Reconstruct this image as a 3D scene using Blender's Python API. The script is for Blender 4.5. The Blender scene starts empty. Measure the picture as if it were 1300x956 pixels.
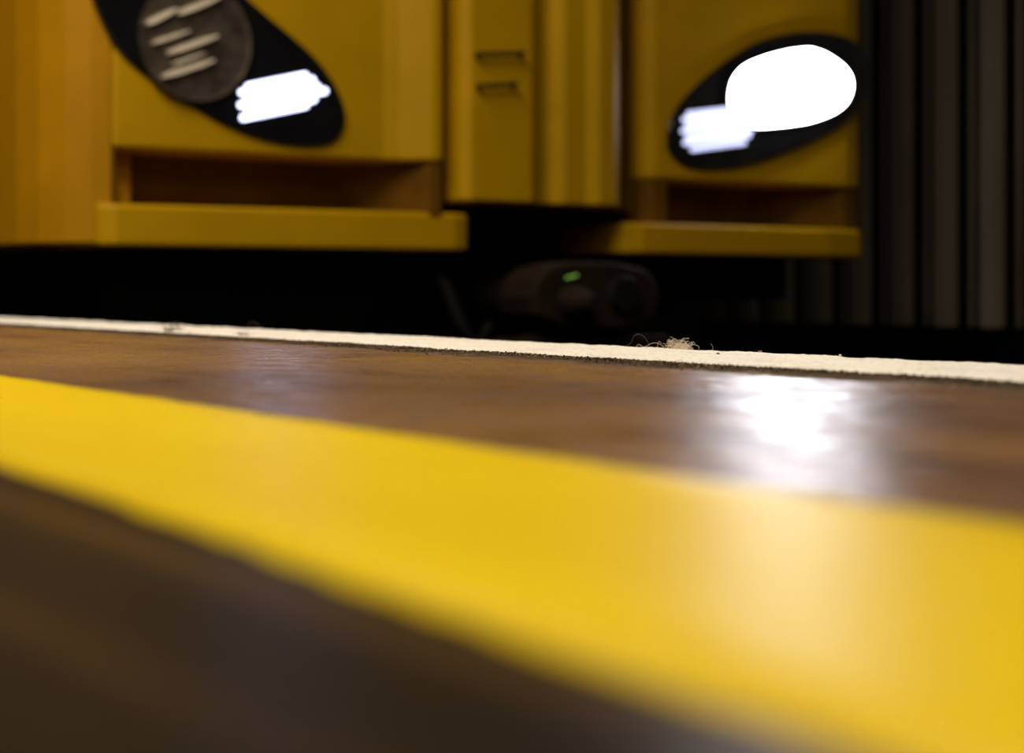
import bpy, bmesh, math, random
from mathutils import Vector, noise

random.seed(7)
sc = bpy.context.scene
COL = sc.collection

# ------------------------------------------------------------------ materials
def new_mat(name):
    m = bpy.data.materials.new(name); m.use_nodes = True
    nt = m.node_tree
    return m, nt, nt.nodes['Principled BSDF']

def ramp_node(nt, fac, stops):
    r = nt.nodes.new('ShaderNodeValToRGB')
    el = r.color_ramp.elements
    while len(el) < len(stops): el.new(0.5)
    for e, (p, c) in zip(el, stops):
        e.position = p; e.color = (*c, 1)
    nt.links.new(fac, r.inputs[0])
    return r.outputs[0]

def noise_node(nt, scale, detail=6, rough=.6, stretch=(1, 1, 1), dist=0):
    tc = nt.nodes.new('ShaderNodeTexCoord'); mp = nt.nodes.new('ShaderNodeMapping')
    mp.inputs['Scale'].default_value = stretch
    n = nt.nodes.new('ShaderNodeTexNoise')
    n.inputs['Scale'].default_value = scale; n.inputs['Detail'].default_value = detail
    n.inputs['Roughness'].default_value = rough; n.inputs['Distortion'].default_value = dist
    nt.links.new(tc.outputs['Object'], mp.inputs[0]); nt.links.new(mp.outputs[0], n.inputs['Vector'])
    return n.outputs['Fac']

def mix_col(nt, fac, a, b, mode='MIX'):
    m = nt.nodes.new('ShaderNodeMix'); m.data_type = 'RGBA'; m.blend_type = mode
    if isinstance(fac, float): m.inputs[0].default_value = fac
    else: nt.links.new(fac, m.inputs[0])
    for i, v in ((6, a), (7, b)):
        if isinstance(v, tuple): m.inputs[i].default_value = (*v, 1)
        else: nt.links.new(v, m.inputs[i])
    return m.outputs[2]

def add_bump(nt, p, fac, strength, dist, chain=None):
    b = nt.nodes.new('ShaderNodeBump')
    b.inputs['Strength'].default_value = strength; b.inputs['Distance'].default_value = dist
    nt.links.new(fac, b.inputs['Height'])
    if chain: nt.links.new(chain, b.inputs['Normal'])
    nt.links.new(b.outputs[0], p.inputs['Normal'])
    return b.outputs[0]

def paint(name, col, rough=.4, var=.15, scale=6, spec=.5, coat=0, metal=0, bump=.05, stretch=(1, 1, 1)):
    m, nt, p = new_mat(name)
    f = noise_node(nt, scale, stretch=stretch)
    c = ramp_node(nt, f, [(.3, tuple(v*(1-var) for v in col)), (.7, tuple(min(1, v*(1+var)) for v in col))])
    nt.links.new(c, p.inputs['Base Color'])
    p.inputs['Roughness'].default_value = rough
    p.inputs['Specular IOR Level'].default_value = spec
    p.inputs['Metallic'].default_value = metal
    p.inputs['Coat Weight'].default_value = coat
    if bump: add_bump(nt, p, noise_node(nt, scale*8), bump, .002)
    return m

def glow(name, col, strength):
    m, nt, p = new_mat(name)
    p.inputs['Base Color'].default_value = (*col, 1)
    p.inputs['Emission Color'].default_value = (*col, 1)
    f = noise_node(nt, 30, 2)
    mr = nt.nodes.new('ShaderNodeMapRange')
    mr.inputs['To Min'].default_value = strength*.8; mr.inputs['To Max'].default_value = strength*1.2
    nt.links.new(f, mr.inputs[0]); nt.links.new(mr.outputs[0], p.inputs['Emission Strength'])
    return m

TRAIN_Y = paint('train_yellow_paint', (.56, .315, .0), .5, .08, 5, spec=.22)
TRAIN_O = paint('train_warm_lit_side', (.50, .24, .0), .55, .10, 5, spec=.2)  # warm light on the platform side put into a more orange colour
RECESS = paint('shaded_recess_paint', (.15, .066, .001), .7, .2, 9, spec=.15)  # darker than the panels: shadow inside the recess put into the colour
SEAL = paint('shaded_yellow_seal', (.15, .08, .001), .7, .2, 9, spec=.15)  # dark yellow holds the shade of the groove beside the gangway
BLACK = paint('gloss_black_panel', (.006, .006, .008), .28, .3, 10, coat=.3, bump=0)
UNDER = paint('grimy_black_steel', (.006, .005, .004), .8, .5, 14, spec=.15)
RUST = paint('brown_brake_dust_steel', (.015, .0085, .004), .75, .5, 12, spec=.2)
RUBBER = paint('black_rubber', (.012, .011, .010), .7, .3, 20, spec=.2)
SILVER = paint('lamp_reflector', (.26, .22, .17), .35, .5, 30, metal=.85, bump=.2)
GLINT = paint('lamp_glint_bar', (1.0, .88, .70), .6, .0, 60, metal=.0, bump=0)  # light glints of the reflector, put into a pale matte colour
RAIL = paint('rail_steel', (.12, .09, .07), .5, .3, 12, metal=.6)
BALLAST = paint('dark_trackbed', (.012, .010, .008), .95, .6, 30, spec=.05, bump=.6)  # near-black base colour with random variation
WALLB = paint('shaded_gap_wall', (.012, .008, .006), .85, .4, 3, spec=.1)  # near-black colour carries the deep shade in the gaps between ribs
WALLR = paint('grimy_rib_cladding', (.40, .35, .27), .7, .4, 2.2, spec=.2, stretch=(1, 1, .25))
PLINTH = paint('black_plinth', (.004, .004, .004), .9, .4, 5, spec=.05)
GLASS_D = paint('dark_windscreen', (.01, .012, .014), .08, .2, 4, coat=.5, bump=0)
LED = glow('led_white_light', (.62, .66, 1.0), 5)
LEDR = glow('led_dimmer_white_light', (.60, .64, 1.0), 1.6)
MAIN = glow('headlight_white_light', (.90, .92, 1.0), 34)
GREEN = glow('green_glow', (.35, .8, .1), .9)
FIBRE = paint('pale_lint', (.80, .70, .55), .8, .2, 300, bump=0)
FIBRED = paint('dusty_brown_lint', (.22, .15, .09), .8, .3, 300, bump=0)
CRUMB = paint('brown_crumb', (.32, .20, .09), .8, .4, 400, bump=0)
GRIT = paint('dark_grit', (.055, .036, .022), .75, .7, 500, bump=0)

def axis_x(nt, lo, hi):
    """0 at x = lo rising to 1 at x = hi (object space, across the platform)."""
    tc = nt.nodes.new('ShaderNodeTexCoord'); sp = nt.nodes.new('ShaderNodeSeparateXYZ')
    nt.links.new(tc.outputs['Object'], sp.inputs[0])
    mr = nt.nodes.new('ShaderNodeMapRange'); mr.inputs['From Min'].default_value = lo; mr.inputs['From Max'].default_value = hi
    nt.links.new(sp.outputs[0], mr.inputs[0])
    return mr.outputs[0]

def math_node(nt, op, a, b):
    m = nt.nodes.new('ShaderNodeMath'); m.operation = op; m.use_clamp = True
    for i, v in enumerate((a, b)):
        if isinstance(v, (int, float)): m.inputs[i].default_value = v
        else: nt.links.new(v, m.inputs[i])
    return m.outputs[0]

def grit_mat():
    m, nt, p = new_mat('mixed_dark_grit')
    f = noise_node(nt, 330, 2, .5)
    nt.links.new(ramp_node(nt, f, [(.38, (.006, .004, .003)), (.52, (.05, .032, .02)), (.60, (.16, .105, .055)), (.70, (.45, .34, .2))]), p.inputs['Base Color'])
    p.inputs['Roughness'].default_value = .8; p.inputs['Specular IOR Level'].default_value = .1
    return m

def surface_brown():
    m, nt, p = new_mat('worn_brown_platform_coating')
    big = noise_node(nt, 2.6, 5, .55, (1, .7, 1))
    pat = noise_node(nt, 7.5, 6, .65, (1, .5, 1), .6)
    mid = noise_node(nt, 34, 8, .7, (1, .6, 1), .5)
    fine = noise_node(nt, 260, 5, .75)
    c1 = ramp_node(nt, big, [(.32, (.16, .080, .050)), (.52, (.30, .155, .055)), (.68, (.38, .205, .060))])
    c0 = ramp_node(nt, pat, [(.34, (.38, .34, .36)), (.46, (.85, .82, .82)), (.55, (1, 1, 1))])
    c2 = ramp_node(nt, mid, [(.34, (.30, .27, .26)), (.50, (.85, .83, .80)), (.70, (1.0, 1, 1))])
    c3 = ramp_node(nt, fine, [(.36, (.22, .19, .17)), (.50, (1, 1, 1))])
    c = mix_col(nt, .85, c1, c0, 'MULTIPLY'); c = mix_col(nt, .8, c, c2, 'MULTIPLY'); c = mix_col(nt, .8, c, c3, 'MULTIPLY')
    # dirt trodden in beside the white line, with its own ragged outline
    g = math_node(nt, 'ADD', axis_x(nt, .635, .79), math_node(nt, 'MULTIPLY', math_node(nt, 'SUBTRACT', mid, .30), .9))
    g = math_node(nt, 'SUBTRACT', g, .25)
    dirt = ramp_node(nt, g, [(.42, (0, 0, 0)), (.58, (1, 1, 1))])
    c = mix_col(nt, dirt, c, mix_col(nt, fine, (.008, .005, .003), (.15, .10, .055)))
    nt.links.new(c, p.inputs['Base Color'])
    mr = nt.nodes.new('ShaderNodeMapRange')
    mr.inputs['From Min'].default_value = .38; mr.inputs['From Max'].default_value = .62
    mr.inputs['To Min'].default_value = .44; mr.inputs['To Max'].default_value = .23
    nt.links.new(mid, mr.inputs[0])
    nt.links.new(math_node(nt, 'ADD', mr.outputs[0], math_node(nt, 'MULTIPLY', dirt, .6)), p.inputs['Roughness'])
    nt.links.new(math_node(nt, 'SUBTRACT', .92, math_node(nt, 'MULTIPLY', dirt, .89)), p.inputs['Specular IOR Level'])
    b = add_bump(nt, p, noise_node(nt, 75, 4, .6, (1, .7, 1)), .35, .0013)
    add_bump(nt, p, fine, .35, .0005, b)
    return m

def surface_yellow():
    m, nt, p = new_mat('yellow_line_paint')
    big = noise_node(nt, 7, 6, .6, (1, .4, 1))
    fine = noise_node(nt, 260, 4, .7)
    c1 = ramp_node(nt, big, [(.3, (.84, .58, .0)), (.6, (.93, .67, .0))])
    c3 = ramp_node(nt, fine, [(.25, (.75, .72, .6)), (.5, (1, 1, 1))])
    nt.links.new(mix_col(nt, .8, c1, c3, 'MULTIPLY'), p.inputs['Base Color'])
    p.inputs['Roughness'].default_value = .42
    p.inputs['Specular IOR Level'].default_value = .15
    add_bump(nt, p, noise_node(nt, 70, 3, .5, (1, .6, 1)), .35, .0012)
    return m

def surface_white():
    m, nt, p = new_mat('white_edge_paint')
    a = noise_node(nt, 22, 6, .6, (1, .4, 1)); f = noise_node(nt, 300, 5, .7)
    c1 = ramp_node(nt, a, [(.25, (.78, .72, .62)), (.5, (.92, .885, .81))])
    c2 = ramp_node(nt, f, [(.34, (.55, .48, .38)), (.47, (1, 1, 1))])
    nt.links.new(mix_col(nt, .8, c1, c2, 'MULTIPLY'), p.inputs['Base Color'])
    p.inputs['Roughness'].default_value = .65
    p.inputs['Specular IOR Level'].default_value = .12
    add_bump(nt, p, f, .4, .0006)
    return m

def surface_dark():
    m, nt, p = new_mat('dark_streaked_platform_surface')
    st = noise_node(nt, 40, 4, .5, (1, .04, 1), .2)
    f = noise_node(nt, 160, 4, .6)
    c1 = ramp_node(nt, st, [(.40, (.005, .003, .002)), (.52, (.016, .010, .006)), (.64, (.085, .042, .008))])
    c2 = ramp_node(nt, f, [(.3, (.6, .58, .55)), (.6, (1, 1, 1))])
    nt.links.new(mix_col(nt, .7, c1, c2, 'MULTIPLY'), p.inputs['Base Color'])
    p.inputs['Roughness'].default_value = .40
    p.inputs['Specular IOR Level'].default_value = .09
    add_bump(nt, p, f, .4, .0008)
    return m

GRIT = grit_mat()
BROWN, YELLOW, WHITE, DARK = surface_brown(), surface_yellow(), surface_white(), surface_dark()

# ------------------------------------------------------------------ mesh helpers
def link(name, bm, mat, parent=None, smooth=False):
    bmesh.ops.recalc_face_normals(bm, faces=bm.faces)
    me = bpy.data.meshes.new(name); bm.to_mesh(me); bm.free()
    me.materials.append(mat)
    if smooth:
        for p in me.polygons: p.use_smooth = True
    o = bpy.data.objects.new(name, me); COL.objects.link(o)
    if parent: o.parent = parent
    return o

def tag(o, label=None, cat=None, group=None, kind=None):
    if label: o['label'] = label
    if cat: o['category'] = cat
    if group: o['group'] = group
    if kind: o['kind'] = kind
    return o

def empty(name, loc=(0, 0, 0)):
    o = bpy.data.objects.new(name, None); COL.objects.link(o); o.location = loc
    o.empty_display_size = .1
    return o

def prism(bm, pts, lo, hi, axis):
    """outline extruded along axis: axis 'z' takes (x, y) points, 'y' takes (x, z), 'x' takes (y, z)."""
    def v(p, t):
        return {'z': (p[0], p[1], t), 'y': (p[0], t, p[1]), 'x': (t, p[0], p[1])}[axis]
    a = [bm.verts.new(v(p, lo)) for p in pts]; b = [bm.verts.new(v(p, hi)) for p in pts]
    fs = [bm.faces.new(a), bm.faces.new(b)]
    n = len(pts)
    for i in range(n): fs.append(bm.faces.new((a[i], a[(i+1) % n], b[(i+1) % n], b[i])))
    return fs

def box(bm, x0, x1, y0, y1, z0, z1):
    prism(bm, [(x0, y0), (x1, y0), (x1, y1), (x0, y1)], z0, z1, 'z')

def bevel(o, w, seg=3):
    m = o.modifiers.new('Bevel', 'BEVEL'); m.width = w; m.segments = seg; m.limit_method = 'ANGLE'
    m.angle_limit = math.radians(35); m.harden_normals = False
    return o

def cyl(bm, p0, p1, r0, r1=None, n=24):
    r1 = r0 if r1 is None else r1
    p0, p1 = Vector(p0), Vector(p1); d = (p1-p0).normalized()
    u = d.orthogonal().normalized(); w = d.cross(u)
    ra = [bm.verts.new(p0+(u*math.cos(t)+w*math.sin(t))*r0) for t in [2*math.pi*i/n for i in range(n)]]
    rb = [bm.verts.new(p1+(u*math.cos(t)+w*math.sin(t))*r1) for t in [2*math.pi*i/n for i in range(n)]]
    for i in range(n): bm.faces.new((ra[i], ra[(i+1) % n], rb[(i+1) % n], rb[i]))
    bm.faces.new(ra); bm.faces.new(rb)

def tube(bm, pts, r, n=6):
    pts = [Vector(p) for p in pts]; rings = []
    for i, p in enumerate(pts):
        d = (pts[min(i+1, len(pts)-1)]-pts[max(i-1, 0)])
        d = d.normalized() if d.length > 1e-9 else Vector((0, 0, 1))
        u = d.cross(Vector((.13, .27, .95))).normalized(); w = d.cross(u)
        rings.append([bm.verts.new(p+(u*math.cos(t)+w*math.sin(t))*r) for t in [2*math.pi*k/n for k in range(n)]])
    for a, b in zip(rings, rings[1:]):
        for k in range(n): bm.faces.new((a[k], a[(k+1) % n], b[(k+1) % n], b[k]))
    bm.faces.new(rings[0]); bm.faces.new(rings[-1])

def smooth_loop(pts, it=2):
    for _ in range(it):
        out = []
        for i in range(len(pts)):
            p, q = pts[i], pts[(i+1) % len(pts)]
            out += [(p[0]*.75+q[0]*.25, p[1]*.75+q[1]*.25), (p[0]*.25+q[0]*.75, p[1]*.25+q[1]*.75)]
        pts = out
    return pts

def dome(bm, loop, y0, depth, rings=5):
    """rounded lens on an (x, z) outline: rim at y0, middle at y0 - depth."""
    cx = sum(p[0] for p in loop)/len(loop); cz = sum(p[1] for p in loop)/len(loop)
    prev = None
    for k in range(rings+1):
        t = k/(rings+1)
        s = math.cos(t*math.pi/2); d = math.sin(t*math.pi/2)*depth
        ring = [bm.verts.new((cx+(x-cx)*s, y0-d, cz+(z-cz)*s)) for x, z in loop]
        if prev:
            for i in range(len(ring)): bm.faces.new((prev[i], prev[(i+1) % len(ring)], ring[(i+1) % len(ring)], ring[i]))
        else: first = ring
        prev = ring
    bm.faces.new(prev); bm.faces.new(first)

# ------------------------------------------------------------------ platform (runs along +Y, edge at x = EDGE)
EDGE = .953
Y0, Y1 = -1.5, 14.0

bm = bmesh.new(); box(bm, .15, EDGE, Y0, Y1, -1.0, -.0012)
# worn top skin with real relief
xs = [.15+i*.004 for i in range(int((.45-.15)/.004))]
x = .45
while x < .797: xs.append(x); x += .0026
xs += [.80, EDGE]
ys = [Y0+i*.1 for i in range(16)]; y = .12
while y < 3.3: ys.append(y); y += .0036 if y < 1.9 else .006
while y < Y1: ys.append(y); y += .1
ys.append(Y1)
def relief(x, y):
    if x > .797 or y < .1 or y > 3.35: return 0
    k = min(1, max(0, (x-.60)/.17))
    a = noise.fractal(Vector((x*26, y*17, 1)), .6, 2, 3)*(.00038+.00025*k)
    b = noise.fractal(Vector((x*120, y*80, 4)), .7, 2, 2)*(.00010+.00040*k*k)
    return a+b
rows = [[bm.verts.new((x, y, relief(x, y) if 0 < j < len(xs)-1 else 0)) for j, x in enumerate(xs)] for y in ys]
for a, b in zip(rows, rows[1:]):
    for j in range(len(xs)-1): bm.faces.new((a[j], a[j+1], b[j+1], b[j])).smooth = True
tag(link('floor', bm, BROWN), kind='structure', label='worn brown platform surface between the yellow and white lines')
bm = bmesh.new(); box(bm, -3.5, .15, Y0, Y1, -1.0, 0)
tag(link('floor', bm, DARK), kind='structure', label='dark streaked platform surface inside the yellow line')

def strip(name, mat, xl, xr, ys, thick, jag_l, jag_r, relief, nx, seed):
    """painted line laid on the platform: own thickness, ragged sides."""
    bm = bmesh.new(); rows = []
    for y in ys:
        row = []
        for j in range(nx+1):
            t = j/nx
            x = xl(y)*(1-t)+xr(y)*t
            jl = jag_l*((noise.fractal(Vector((seed, y*45, 0)), .6, 2, 6))*.6 + noise.fractal(Vector((seed, y*9, 3)), .6, 2, 3))
            jr = jag_r*(noise.fractal(Vector((seed+9, y*30, 0)), .6, 2, 5))
            x += jl*(1-t)**3 + jr*t**3
            z = thick*(.25 if j in (0, nx) else 1) + relief*noise.fractal(Vector((x*60, y*28, seed)), .6, 2, 4)*(0 if j in (0, nx) else 1)
            row.append(bm.verts.new((x, y, max(z, .0002))))
        rows.append(row)
    for a, b in zip(rows, rows[1:]):
        for j in range(nx): bm.faces.new((a[j], a[j+1], b[j+1], b[j]))
    # skirts down to the slab
    for j in (0, nx):
        low = [bm.verts.new((r[j].co.x, r[j].co.y, -.0004)) for r in rows]
        for i in range(len(rows)-1): bm.faces.new((rows[i][j], rows[i+1][j], low[i+1], low[i]))
    return link(name, bm, mat, smooth=True)

def ladder(y0, y1, step0, step1, n=None):
    ys = []; y = y0
    while y < y1:
        ys.append(y)
        y += .0016 if .2 < y < 3.4 else .05
    ys.append(y1)
    return ys

ys_w = ladder(Y0, Y1, 0, 0)
white = strip('platform_edge_line', WHITE, lambda y: .789, lambda y: EDGE-.001, ys_w, .0018, .010, .0022, .0012, 14, 1.7)
tag(white, 'ragged white painted line along the platform edge beside the track', 'painted line')
ys_y = [Y0+i*.012 for i in range(int((Y1-Y0)/.012))]
yellow = strip('warning_line', YELLOW, lambda y: .139+.02*min(1, max(0, (y-.1)/.6)), lambda y: .311, ys_y, .0012, .0028, .0028, .0001, 8, 5.1)
tag(yellow, 'broad yellow painted warning line running across the platform foreground', 'painted line')

# grit and dirt collected along the inner side of the white line
def chip(bm, c, s):
    vs = []
    for d in ((1, 0, 0), (-1, 0, 0), (0, 1, 0), (0, -1, 0), (0, 0, 1), (0, 0, -1)):
        k = s*random.uniform(.5, 1.1)
        vs.append(bm.verts.new((c[0]+d[0]*k, c[1]+d[1]*k*1.3, c[2]+d[2]*k*.6)))
    for a in (0, 1):
        for b in (2, 3):
            for e in (4, 5): bm.faces.new((vs[a], vs[b], vs[e]))
bm = bmesh.new()
for i in range(22000):
    y = random.uniform(.15, 3.6)
    j = .006*noise.fractal(Vector((1.7, y*9, 3)), .6, 2, 3)
    dens = .5+.5*noise.noise(Vector((3, y*6, 0)))
    x = .787+j-abs(random.gauss(0, .010+.040*dens**2))+.003*random.random()
    s = random.uniform(.0004, .0013)*(1.6 if random.random() < .06 else 1)
    chip(bm, (x, y, s*.35), s)
for i in range(3500):
    y = random.uniform(.15, 3.2); x = random.uniform(.5, .77)
    s = random.uniform(.0002, .0006); chip(bm, (x, y, s*.3), s)
tag(link('grit', bm, GRIT), 'dark grit and dirt gathered along the inner side of the white line', 'grit', kind='stuff')

# lint and hairs lying on the white line
def lint(name, mat, c, w, hgt, n, seed, r=.00016, label=''):
    random.seed(seed); root_z = .0018
    bm = bmesh.new()
    for i in range(n):
        p = Vector((random.gauss(0, w*.25), random.gauss(0, w*.33), abs(random.gauss(0, hgt*.25))))
        ang = random.uniform(0, 6.28); pts = []
        d = Vector((math.cos(ang), math.sin(ang), random.uniform(-.1, .9)))
        L = random.uniform(.4, 1)*w*.8
        for k in range(9):
            q = p.copy(); q.z = max(0, q.z)
            pts.append(q + Vector((0, 0, root_z)))
            p += d*L/9
            d += Vector((random.uniform(-.9, .9), random.uniform(-.9, .9), random.uniform(-.9, .6)))*.7
            d.normalize()
            if p.z > hgt*(1-.5*min(1, abs(p.y)/w)): d.z = -abs(d.z)
        tube(bm, pts, r*random.uniform(.6, 1.3), 4)
    o = link(name, bm, mat); o.location = c
    return tag(o, label, name.replace('_', ' '))

lint('lint_tuft', FIBRE, (.940, 1.135, 0), .019, .0105, 120, 3, label='pale frayed tuft of lint standing on the white edge line')
lint('lint_tuft', FIBRED, (.80, 1.966, 0), .022, .013, 70, 5, .0002, label='small brown fibre tuft far left on the white edge line')
lint('lint_tuft', FIBRED, (.79, 1.73, 0), .014, .005, 26, 8, .0002, label='small low brown fibre tuft on the white line left of the pale tuft')

def hair(label, c, pts, mat, r=.00014):
    bm = bmesh.new(); P = [Vector(p) for p in pts]; out = []
    ext = [P[0]]+P+[P[-1]]
    for i in range(1, len(ext)-2):
        for k in range(8):
            t = k/8; a, b, c1, d = ext[i-1:i+3]
            out.append(.5*((2*b)+(c1-a)*t+(2*a-5*b+4*c1-d)*t*t+(3*b-a-3*c1+d)*t**3))
    out.append(P[-1])
    tube(bm, out, r, 4); o = link('loose_fibre', bm, mat); o.location = c
    return tag(o, label, 'fibre')
hair('pale fibre curling low over the white line beside the lint tuft', (.942, 1.17, .0018),
     [(0, -.010, .001), (0, -.002, .004), (0, .008, .0035), (0, .018, 0), (0, .026, .002), (0, .03, 0)], FIBRE)
hair('thin dark fibre arching highest above the white line left of the lint tuft', (.945, 1.20, .0018),
     [(0, -.016, 0), (0, -.010, .008), (0, .0, .0115), (0, .008, .009), (0, .012, .003), (.0, .02, .0)], FIBRED, .0001)
hair('short fibre standing up on the white line right of the lint tuft', (.935, 1.086, .0018),
     [(0, 0, 0), (0, -.002, .003), (0, .001, .006)], FIBRE, .0001)
hair('thin fibre arching faintly above the left part of the white line', (.86, 1.86, .0018),
     [(0, -.03, 0), (0, -.02, .010), (0, .0, .013), (0, .014, .006), (0, .02, 0)], FIBRED, .0001)

def crumb(label, x, y, s, mat):
    bm = bmesh.new(); random.seed(int(y*1000))
    bmesh.ops.create_icosphere(bm, subdivisions=2, radius=s)
    for v in bm.verts: v.co *= random.uniform(.7, 1.2); v.co.z *= .6
    o = link('crumb', bm, mat); o.location = (x, y, .0018+s*.3)
    return tag(o, label, 'crumb')
crumb('brown crumb lying on the outer rim of the white line right of the lint tuft', .940, 1.03, .0020, CRUMB)
crumb('tiny pale crumb on the outer rim of the white line, farthest right of the crumbs', .948, .945, .0014, FIBRE)
crumb('dark crumb pressed into the middle of the white line right of the tuft', .885, 1.02, .0017, GRIT)

# ------------------------------------------------------------------ track and far wall
bm = bmesh.new(); box(bm, EDGE, 5.7, Y0-2, 26, -1.25, -1.05)
tag(link('floor', bm, BALLAST), kind='structure', label='black trackbed below the platform')
for x, lab in ((1.92, 'steel rail nearer the platform'), (3.36, 'steel rail farther from the platform')):
    bm = bmesh.new()
    prof = [(-.065, 0), (.065, 0), (.065, .012), (.012, .03), (.012, .11), (.035, .12), (.035, .15), (-.035, .15), (-.035, .12), (-.012, .11), (-.012, .03), (-.065, .012)]
    prism(bm, [(x+a, -1.05+b) for a, b in prof], Y0-2, 26, 'y')
    tag(link('rail', bm, RAIL), lab+' under the yellow train', 'rail', 'running rails')
WX = 5.5
bm = bmesh.new(); box(bm, WX+.03, WX+.25, Y0-2, 26, -1.05, 4.6)
tag(link('wall_right', bm, WALLB), kind='structure', label='wall behind the ribbed cladding, coloured dark as shade between the ribs')
bm = bmesh.new()
k = 0; y = -2.99
PITCH = .0455*WX
ph = .883*WX
y = ph-30*PITCH
while y < 25:
    if y > Y0-1.8:
        w = PITCH*.30
        prism(bm, [(WX+.03, y-w/2-.004), (WX-.03, y-w/2), (WX-.03, y+w/2), (WX+.03, y+w/2+.004)], -.105, 4.5, 'z')
        prism(bm, [(WX+.03, y+PITCH*.475), (WX+.015, y+PITCH*.48), (WX+.015, y+PITCH*.52), (WX+.03, y+PITCH*.525)], -.105, 4.5, 'z')
    y += PITCH
tag(link('trim_1', bm, WALLR), kind='structure', label='grimy vertical rib cladding on the far wall')
bm = bmesh.new(); box(bm, WX-.10, WX+.03, Y0-2, 26, -1.05, -.105)
tag(link('baseboard_right', bm, PLINTH), kind='structure', label='black plinth under the ribbed wall')

# ------------------------------------------------------------------ train
F = 3.86
T = empty('train', (2.64, F, -.9))
T.matrix_basis.identity(); T.location = (2.64, F, -.9)
def part(name, bm, mat, parent=None, bev=0, smooth=False, seg=3):
    o = link(name, bm, mat, parent or T, smooth)
    pw = o.parent; off = Vector((0, 0, 0))
    while pw: off += pw.location; pw = pw.parent
    o.data.transform(__import__('mathutils').Matrix.Translation(-off))
    if bev: bevel(o, bev, seg)
    return o
tag(T, 'yellow passenger train with black oval headlamp housings standing beyond the white line', 'train')

# platform-side body
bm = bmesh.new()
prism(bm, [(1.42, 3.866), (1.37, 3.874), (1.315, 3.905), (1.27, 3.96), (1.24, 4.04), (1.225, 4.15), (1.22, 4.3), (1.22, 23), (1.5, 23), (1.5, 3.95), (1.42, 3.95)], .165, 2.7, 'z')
tag(part('body_side', bm, TRAIN_O, smooth=False, bev=.006), 'side of the body coloured orange for the warm light on it')
# left front panel, above the recess
bm = bmesh.new()
prism(bm, [(1.42, 3.863), (1.50, F), (2.17, F), (2.21, F-.012), (2.29, F-.055), (2.318, F-.058), (2.336, F-.04), (2.34, 4.15), (1.42, 4.15)], .398, 2.7, 'z')
part('front_panel', bm, TRAIN_Y, bev=.012)
bm = bmesh.new()
prism(bm, [(3.07, F+.04), (3.085, F+.008), (3.11, F), (3.90, F), (3.96, F+.012), (4.005, F+.05), (4.028, F+.12), (4.03, 4.2), (3.07, 4.2)], .385, 2.7, 'z')
part('front_panel', bm, TRAIN_Y, bev=.012)
# far body side and roof
bm = bmesh.new(); box(bm, 3.98, 4.03, 4.2, 23, .165, 2.7)
part('body_side', bm, TRAIN_Y)
bm = bmesh.new()
prism(bm, [(1.22, 2.7), (4.03, 2.7), (3.9, 2.95), (3.3, 3.1), (1.95, 3.1), (1.35, 2.95)], 3.95, 23, 'y')
part('roof', bm, UNDER)
# windscreens, above the frame of the photograph
for x0, x1 in ((1.50, 2.26), (3.15, 3.90)):
    bm = bmesh.new(); prism(bm, smooth_loop([(x0, 1.5), (x1, 1.5), (x1, 2.45), (x0, 2.45)], 1), F-.008, F+.03, 'y')
    part('windscreen', bm, GLASS_D)

# recesses between panel and bumper beam
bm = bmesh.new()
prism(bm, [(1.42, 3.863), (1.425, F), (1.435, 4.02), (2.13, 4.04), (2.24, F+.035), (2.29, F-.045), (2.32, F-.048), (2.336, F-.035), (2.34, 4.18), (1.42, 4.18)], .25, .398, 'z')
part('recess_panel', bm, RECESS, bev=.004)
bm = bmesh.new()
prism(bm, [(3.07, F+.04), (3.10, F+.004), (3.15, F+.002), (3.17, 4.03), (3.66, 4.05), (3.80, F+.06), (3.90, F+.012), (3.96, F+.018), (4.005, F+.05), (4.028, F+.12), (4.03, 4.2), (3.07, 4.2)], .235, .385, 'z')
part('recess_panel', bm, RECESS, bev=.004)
# bumper beams
bm = bmesh.new()
prism(bm, [(1.42, F-.025), (1.38, F), (1.38, 4.2), (2.40, 4.2), (2.43, F+.02), (2.42, F-.03), (2.37, F-.045), (1.60, F-.03)], .158, .262, 'z')
part('bumper_beam', bm, TRAIN_Y, bev=.012)
bm = bmesh.new()
prism(bm, [(2.955, F+.02), (2.965, F-.03), (3.02, F-.045), (3.8, F-.02), (3.96, F+.0), (4.01, F+.04), (4.025, F+.12), (4.025, 4.2), (2.985, 4.2)], .158, .250, 'z')
part('bumper_beam', bm, TRAIN_Y, bev=.012)

# central gangway
G = empty('gangway', (0, 0, 0)); G.parent = T
bm = bmesh.new()
prism(bm, [(2.375, 4.1), (2.372, 3.86), (2.378, 3.80), (2.40, 3.782), (2.60, 3.785), (2.632, 3.80), (2.64, 3.83), (2.695, 3.835), (2.705, 3.81), (2.73, 3.80), (2.80, 3.802), (2.84, 3.785), (2.90, 3.79), (2.935, 3.82), (2.975, 3.88), (3.03, 3.93), (3.04, 4.1)], .293, 2.6, 'z')
gd = part('gangway_door', bm, TRAIN_Y, G, bev=.01)
for x, z, w in ((2.485, .698, .16), (2.475, .612, .13)):
    bm = bmesh.new(); cyl(bm, (x-w/2, 3.765, z-.006), (x+w/2, 3.765, z+.010), .006, n=12)
    for s in (-.44, .44): cyl(bm, (x+w*s, 3.765, z+s*.016), (x+w*s, 3.79, z+s*.016), .005, n=8)
    part('grab_handle', bm, RUBBER, G)
bm = bmesh.new(); box(bm, 2.335, 2.378, 3.90, 4.2, .29, 2.6)
part('gangway_seal', bm, SEAL, G)
bm = bmesh.new(); box(bm, 3.035, 3.075, 3.93, 4.2, .29, 2.6)
part('gangway_seal', bm, SEAL, G)

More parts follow.
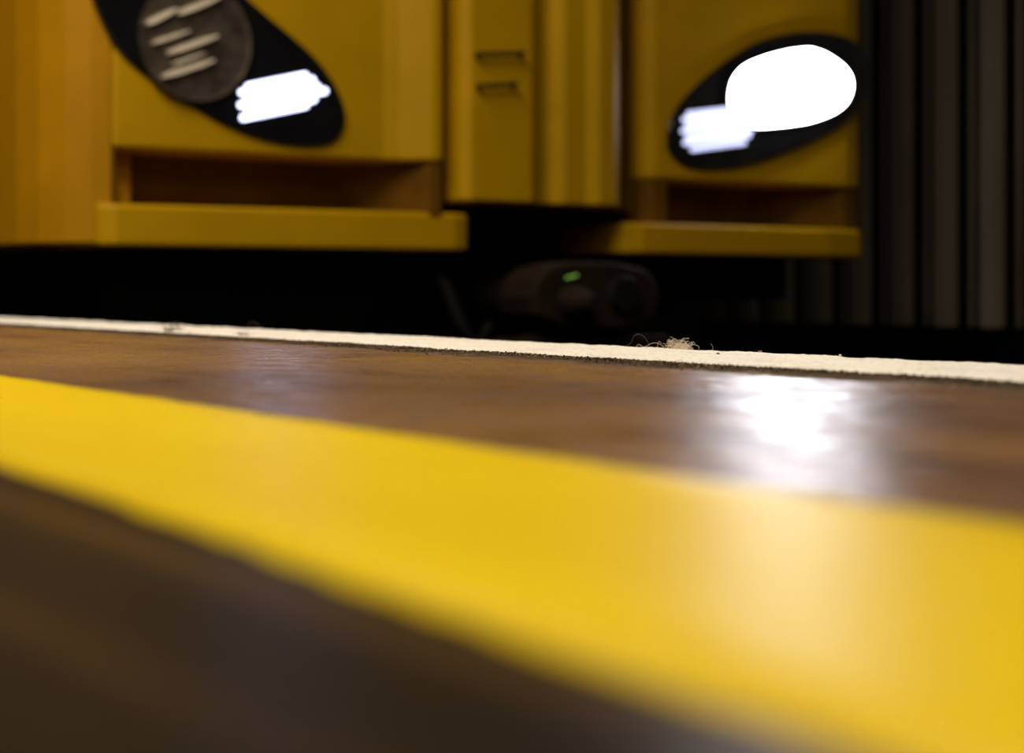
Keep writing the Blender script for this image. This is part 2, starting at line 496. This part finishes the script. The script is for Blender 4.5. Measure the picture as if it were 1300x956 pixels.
# headlamp housings
def housing(loop):
    bm = bmesh.new(); lp = smooth_loop(loop, 3); prism(bm, lp, F-.012, F+.03, 'y')
    o = part('headlamp_housing', bm, BLACK, bev=.006)
    return o
def led_rows(rows, hw, mat, par, yy):
    bm = bmesh.new()
    for (x0, z0, x1, z1) in rows:
        d = Vector((x1-x0, 0, z1-z0)).normalized(); n = Vector((-d.z, 0, d.x))
        a, b = Vector((x0, 0, z0)), Vector((x1, 0, z1)); lp = []
        for k in range(9):
            t = -math.pi/2+math.pi*k/8; q = b+d*math.cos(t)*hw+n*math.sin(t)*hw; lp.append((q.x, q.z))
        for k in range(9):
            t = math.pi/2+math.pi*k/8; q = a+d*math.cos(t)*hw+n*math.sin(t)*hw; lp.append((q.x, q.z))
        dome(bm, lp, yy, .006, 2)
    return part('led_lamp', bm, mat, par)

HL = housing([(1.34, .86), (1.375, .73), (1.43, .625), (1.56, .54), (1.74, .452), (1.90, .420), (2.02, .432), (2.06, .50), (2.03, .585), (1.96, .665), (1.84, .745), (1.72, .83), (1.60, .95), (1.44, .97)])
rows = []
S = [(1.762, .571, .175), (1.744, .555, .214), (1.760, .539, .212), (1.742, .523, .252), (1.762, .507, .200), (1.748, .491, .190)]
for x, z, L in S: rows.append((x+.008, z-.002, x+L-.006, z+.012+L*.15))
led_rows(rows, .0078, LED, HL, F-.014)
# unlit round lamp with its reflector glints built as pale bars behind a clear rim
cx, cz, R = 1.625, .675, .150
bm = bmesh.new()
prev = None
for k in range(7):
    r = R*math.cos(k/7*math.pi/2*.95); yy = F-.004-.006*(1-k/6)
    ring = [bm.verts.new((cx+r*math.cos(t), yy, cz+r*math.sin(t)*1.02)) for t in [6.28318*i/40 for i in range(40)]]
    if prev:
        for i in range(40): bm.faces.new((prev[i], prev[(i+1) % 40], ring[(i+1) % 40], ring[i]))
    prev = ring
bm.faces.new(prev)
bmesh.ops.translate(bm, verts=bm.verts, vec=(0, -.012, 0))
tag(part('headlight', bm, SILVER, HL, smooth=True), 'unlit round headlight with silver reflector')
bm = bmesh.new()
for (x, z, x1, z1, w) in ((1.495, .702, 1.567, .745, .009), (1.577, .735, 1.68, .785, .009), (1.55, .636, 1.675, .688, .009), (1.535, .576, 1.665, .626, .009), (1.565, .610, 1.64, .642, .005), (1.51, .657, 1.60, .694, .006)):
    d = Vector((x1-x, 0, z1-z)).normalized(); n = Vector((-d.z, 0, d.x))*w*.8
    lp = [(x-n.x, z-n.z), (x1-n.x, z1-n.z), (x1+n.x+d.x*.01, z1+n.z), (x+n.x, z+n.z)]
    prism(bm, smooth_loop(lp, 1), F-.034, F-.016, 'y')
part('reflector_glint', bm, GLINT, HL)

HR = housing([(3.14, .47), (3.15, .57), (3.24, .665), (3.38, .765), (3.53, .845), (3.75, .89), (3.95, .875), (4.0, .78), (3.985, .68), (3.88, .585), (3.70, .51), (3.50, .445), (3.32, .415), (3.20, .425)])
rows = []
for i, (x, L) in enumerate([(3.210, .20), (3.192, .24), (3.204, .26), (3.188, .285), (3.206, .27), (3.196, .27), (3.225, .22)]):
    z = .585-i*.0175; rows.append((x+.01, z, x+L, z+L*.12+.004))
led_rows(rows, .0080, LEDR, HR, F-.014)
bm = bmesh.new()
dome(bm, smooth_loop([(3.372, .635), (3.392, .715), (3.47, .770), (3.70, .830), (3.80, .815), (3.905, .765), (3.915, .70), (3.87, .640), (3.74, .590), (3.56, .562), (3.45, .555), (3.39, .585)], 2), F-.014, .03, 5)
tag(part('headlight', bm, MAIN, HR, smooth=True), 'lit white headlight')
bm = bmesh.new()
lp = smooth_loop([(3.372, .635), (3.392, .715), (3.47, .770), (3.70, .830), (3.80, .815), (3.905, .765), (3.915, .70), (3.87, .640), (3.74, .590), (3.56, .562), (3.45, .555), (3.39, .585)], 2)
pts3 = [(x, F-.016, z) for x, z in lp]; tube(bm, pts3+[pts3[0]], .005, 8)
part('lamp_rim', bm, BLACK, HR)

# underframe, coupler, bogie
bm = bmesh.new(); box(bm, 1.55, 3.95, 4.2, 23, .02, .30)
box(bm, 2.34, 3.0, 4.19, 4.25, -.2, .35)
part('underframe', bm, UNDER)
bm = bmesh.new(); prism(bm, [(1.46, .165), (2.30, .165), (2.24, -.02), (2.0, -.34), (1.75, -.40), (1.55, -.30), (1.46, -.05)], 4.05, 4.12, 'y')
part('obstacle_deflector', bm, UNDER)
bm = bmesh.new(); prism(bm, [(3.0, .165), (3.42, .165), (3.45, -.05), (3.4, -.34), (3.1, -.40), (3.0, -.1)], 4.05, 4.12, 'y')
part('obstacle_deflector', bm, UNDER)
Kc = empty('coupler', (0, 0, 0)); Kc.parent = T
bm = bmesh.new(); prism(bm, smooth_loop([(2.46, -.04), (2.84, -.06), (2.88, .06), (2.80, .125), (2.52, .13), (2.44, .06)], 1), 3.55, 3.72, 'y')
part('coupler_head', bm, RUST, Kc, bev=.01)
bm = bmesh.new(); cyl(bm, (2.57, 3.555, .02), (2.57, 3.45, .02), .05, .02); 
part('coupler_cone', bm, RUST, Kc)
bm = bmesh.new(); cyl(bm, (2.74, 3.556, .04), (2.74, 3.53, .04), .06, .045)
part('coupler_socket', bm, UNDER, Kc)
bm = bmesh.new(); cyl(bm, (2.66, 3.70, .03), (2.66, 4.25, .03), .07)
part('drawbar', bm, RUST, Kc)
bm = bmesh.new(); box(bm, 2.40, 2.95, 3.60, 3.68, -.15, -.075); box(bm, 2.5, 2.84, 3.62, 3.7, -.09, -.04)
part('electrical_box', bm, RUST, Kc, bev=.008)
bm = bmesh.new(); tube(bm, [(2.548, 3.546, .084), (2.584, 3.546, .092)], .0013, 8)  # added: short green bar that glows in front of the coupler head
tag(part('green_bar', bm, GREEN, Kc), 'tiny glowing green bar')
for x, s in ((2.36, 1), (2.92, -1), (3.0, -1)):
    bm = bmesh.new()
    tube(bm, [(x, 4.1, .14), (x, 3.95, .13), (x+.01*s, 3.86, .06), (x+.03*s, 3.82, -.04), (x+.07*s, 3.80, -.10), (x+.11*s, 3.79, -.04)], .018, 10)
    part('brake_hose', bm, UNDER, T)
for x in (1.84, 3.33):
    for y in (5.2, 7.4):
        bm = bmesh.new(); cyl(bm, (x, y, -.44), (x+.13, y, -.44), .46, n=48); cyl(bm, (x-.03, y, -.44), (x, y, -.44), .2, n=32)
        part('wheel', bm, RAIL, T)
for x in (1.60, 3.62):
    bm = bmesh.new(); box(bm, x, x+.12, 4.5, 8.1, -.35, -.10); box(bm, x, x+.12, 4.9, 5.5, -.55, -.1); box(bm, x, x+.12, 7.1, 7.7, -.55, -.1)
    box(bm, x-.02, x+.14, 4.5, 4.62, -.3, .05)
    part('bogie_frame', bm, UNDER, T, bev=.01)

# ------------------------------------------------------------------ lights: the platform's overhead luminaires
def area(name, loc, sx, sy, energy, col, rot=(0, 0, 0)):
    l = bpy.data.lights.new(name, 'AREA'); l.shape = 'RECTANGLE'; l.size = sx; l.size_y = sy
    l.energy = energy; l.color = col
    o = bpy.data.objects.new(name, l); COL.objects.link(o); o.location = loc; o.rotation_euler = rot
    return o
area('platform_light', (.15, 1.9, 3.0), .25, 2.6, 120, (1, .86, .68))
area('platform_light', (-.2, -2.4, 3.0), .25, 2.4, 40, (1, .86, .68), (math.radians(25), 0, 0))

w = bpy.data.worlds.new('station_dark'); sc.world = w; w.use_nodes = True
w.node_tree.nodes['Background'].inputs[0].default_value = (.9, .8, .7, 1)
w.node_tree.nodes['Background'].inputs[1].default_value = .004

# ------------------------------------------------------------------ camera
a = math.atan(1400/2090)
cam = bpy.data.cameras.new('camera'); co = bpy.data.objects.new('camera', cam); COL.objects.link(co)
co.location = (0, 0, .055); co.rotation_euler = (math.pi/2, 0, -a)
cam.sensor_width = 36; cam.lens = 36*2090/1300
cam.shift_y = -(478-367)/1300
cam.clip_start = .01
cam.dof.use_dof = True; cam.dof.focus_distance = 1.38; cam.dof.aperture_fstop = 5.2; cam.dof.aperture_blades = 0
sc.camera = co

sc.view_settings.view_transform = 'Standard'; sc.view_settings.look = 'None'
sc.view_settings.gamma = 1; sc.view_settings.exposure = 0; sc.view_settings.use_curve_mapping = False
sc.cycles.use_denoising = True; sc.cycles.denoising_prefilter = 'ACCURATE'
sc.cycles.sample_clamp_indirect = 6
sc.cycles.max_bounces = 8
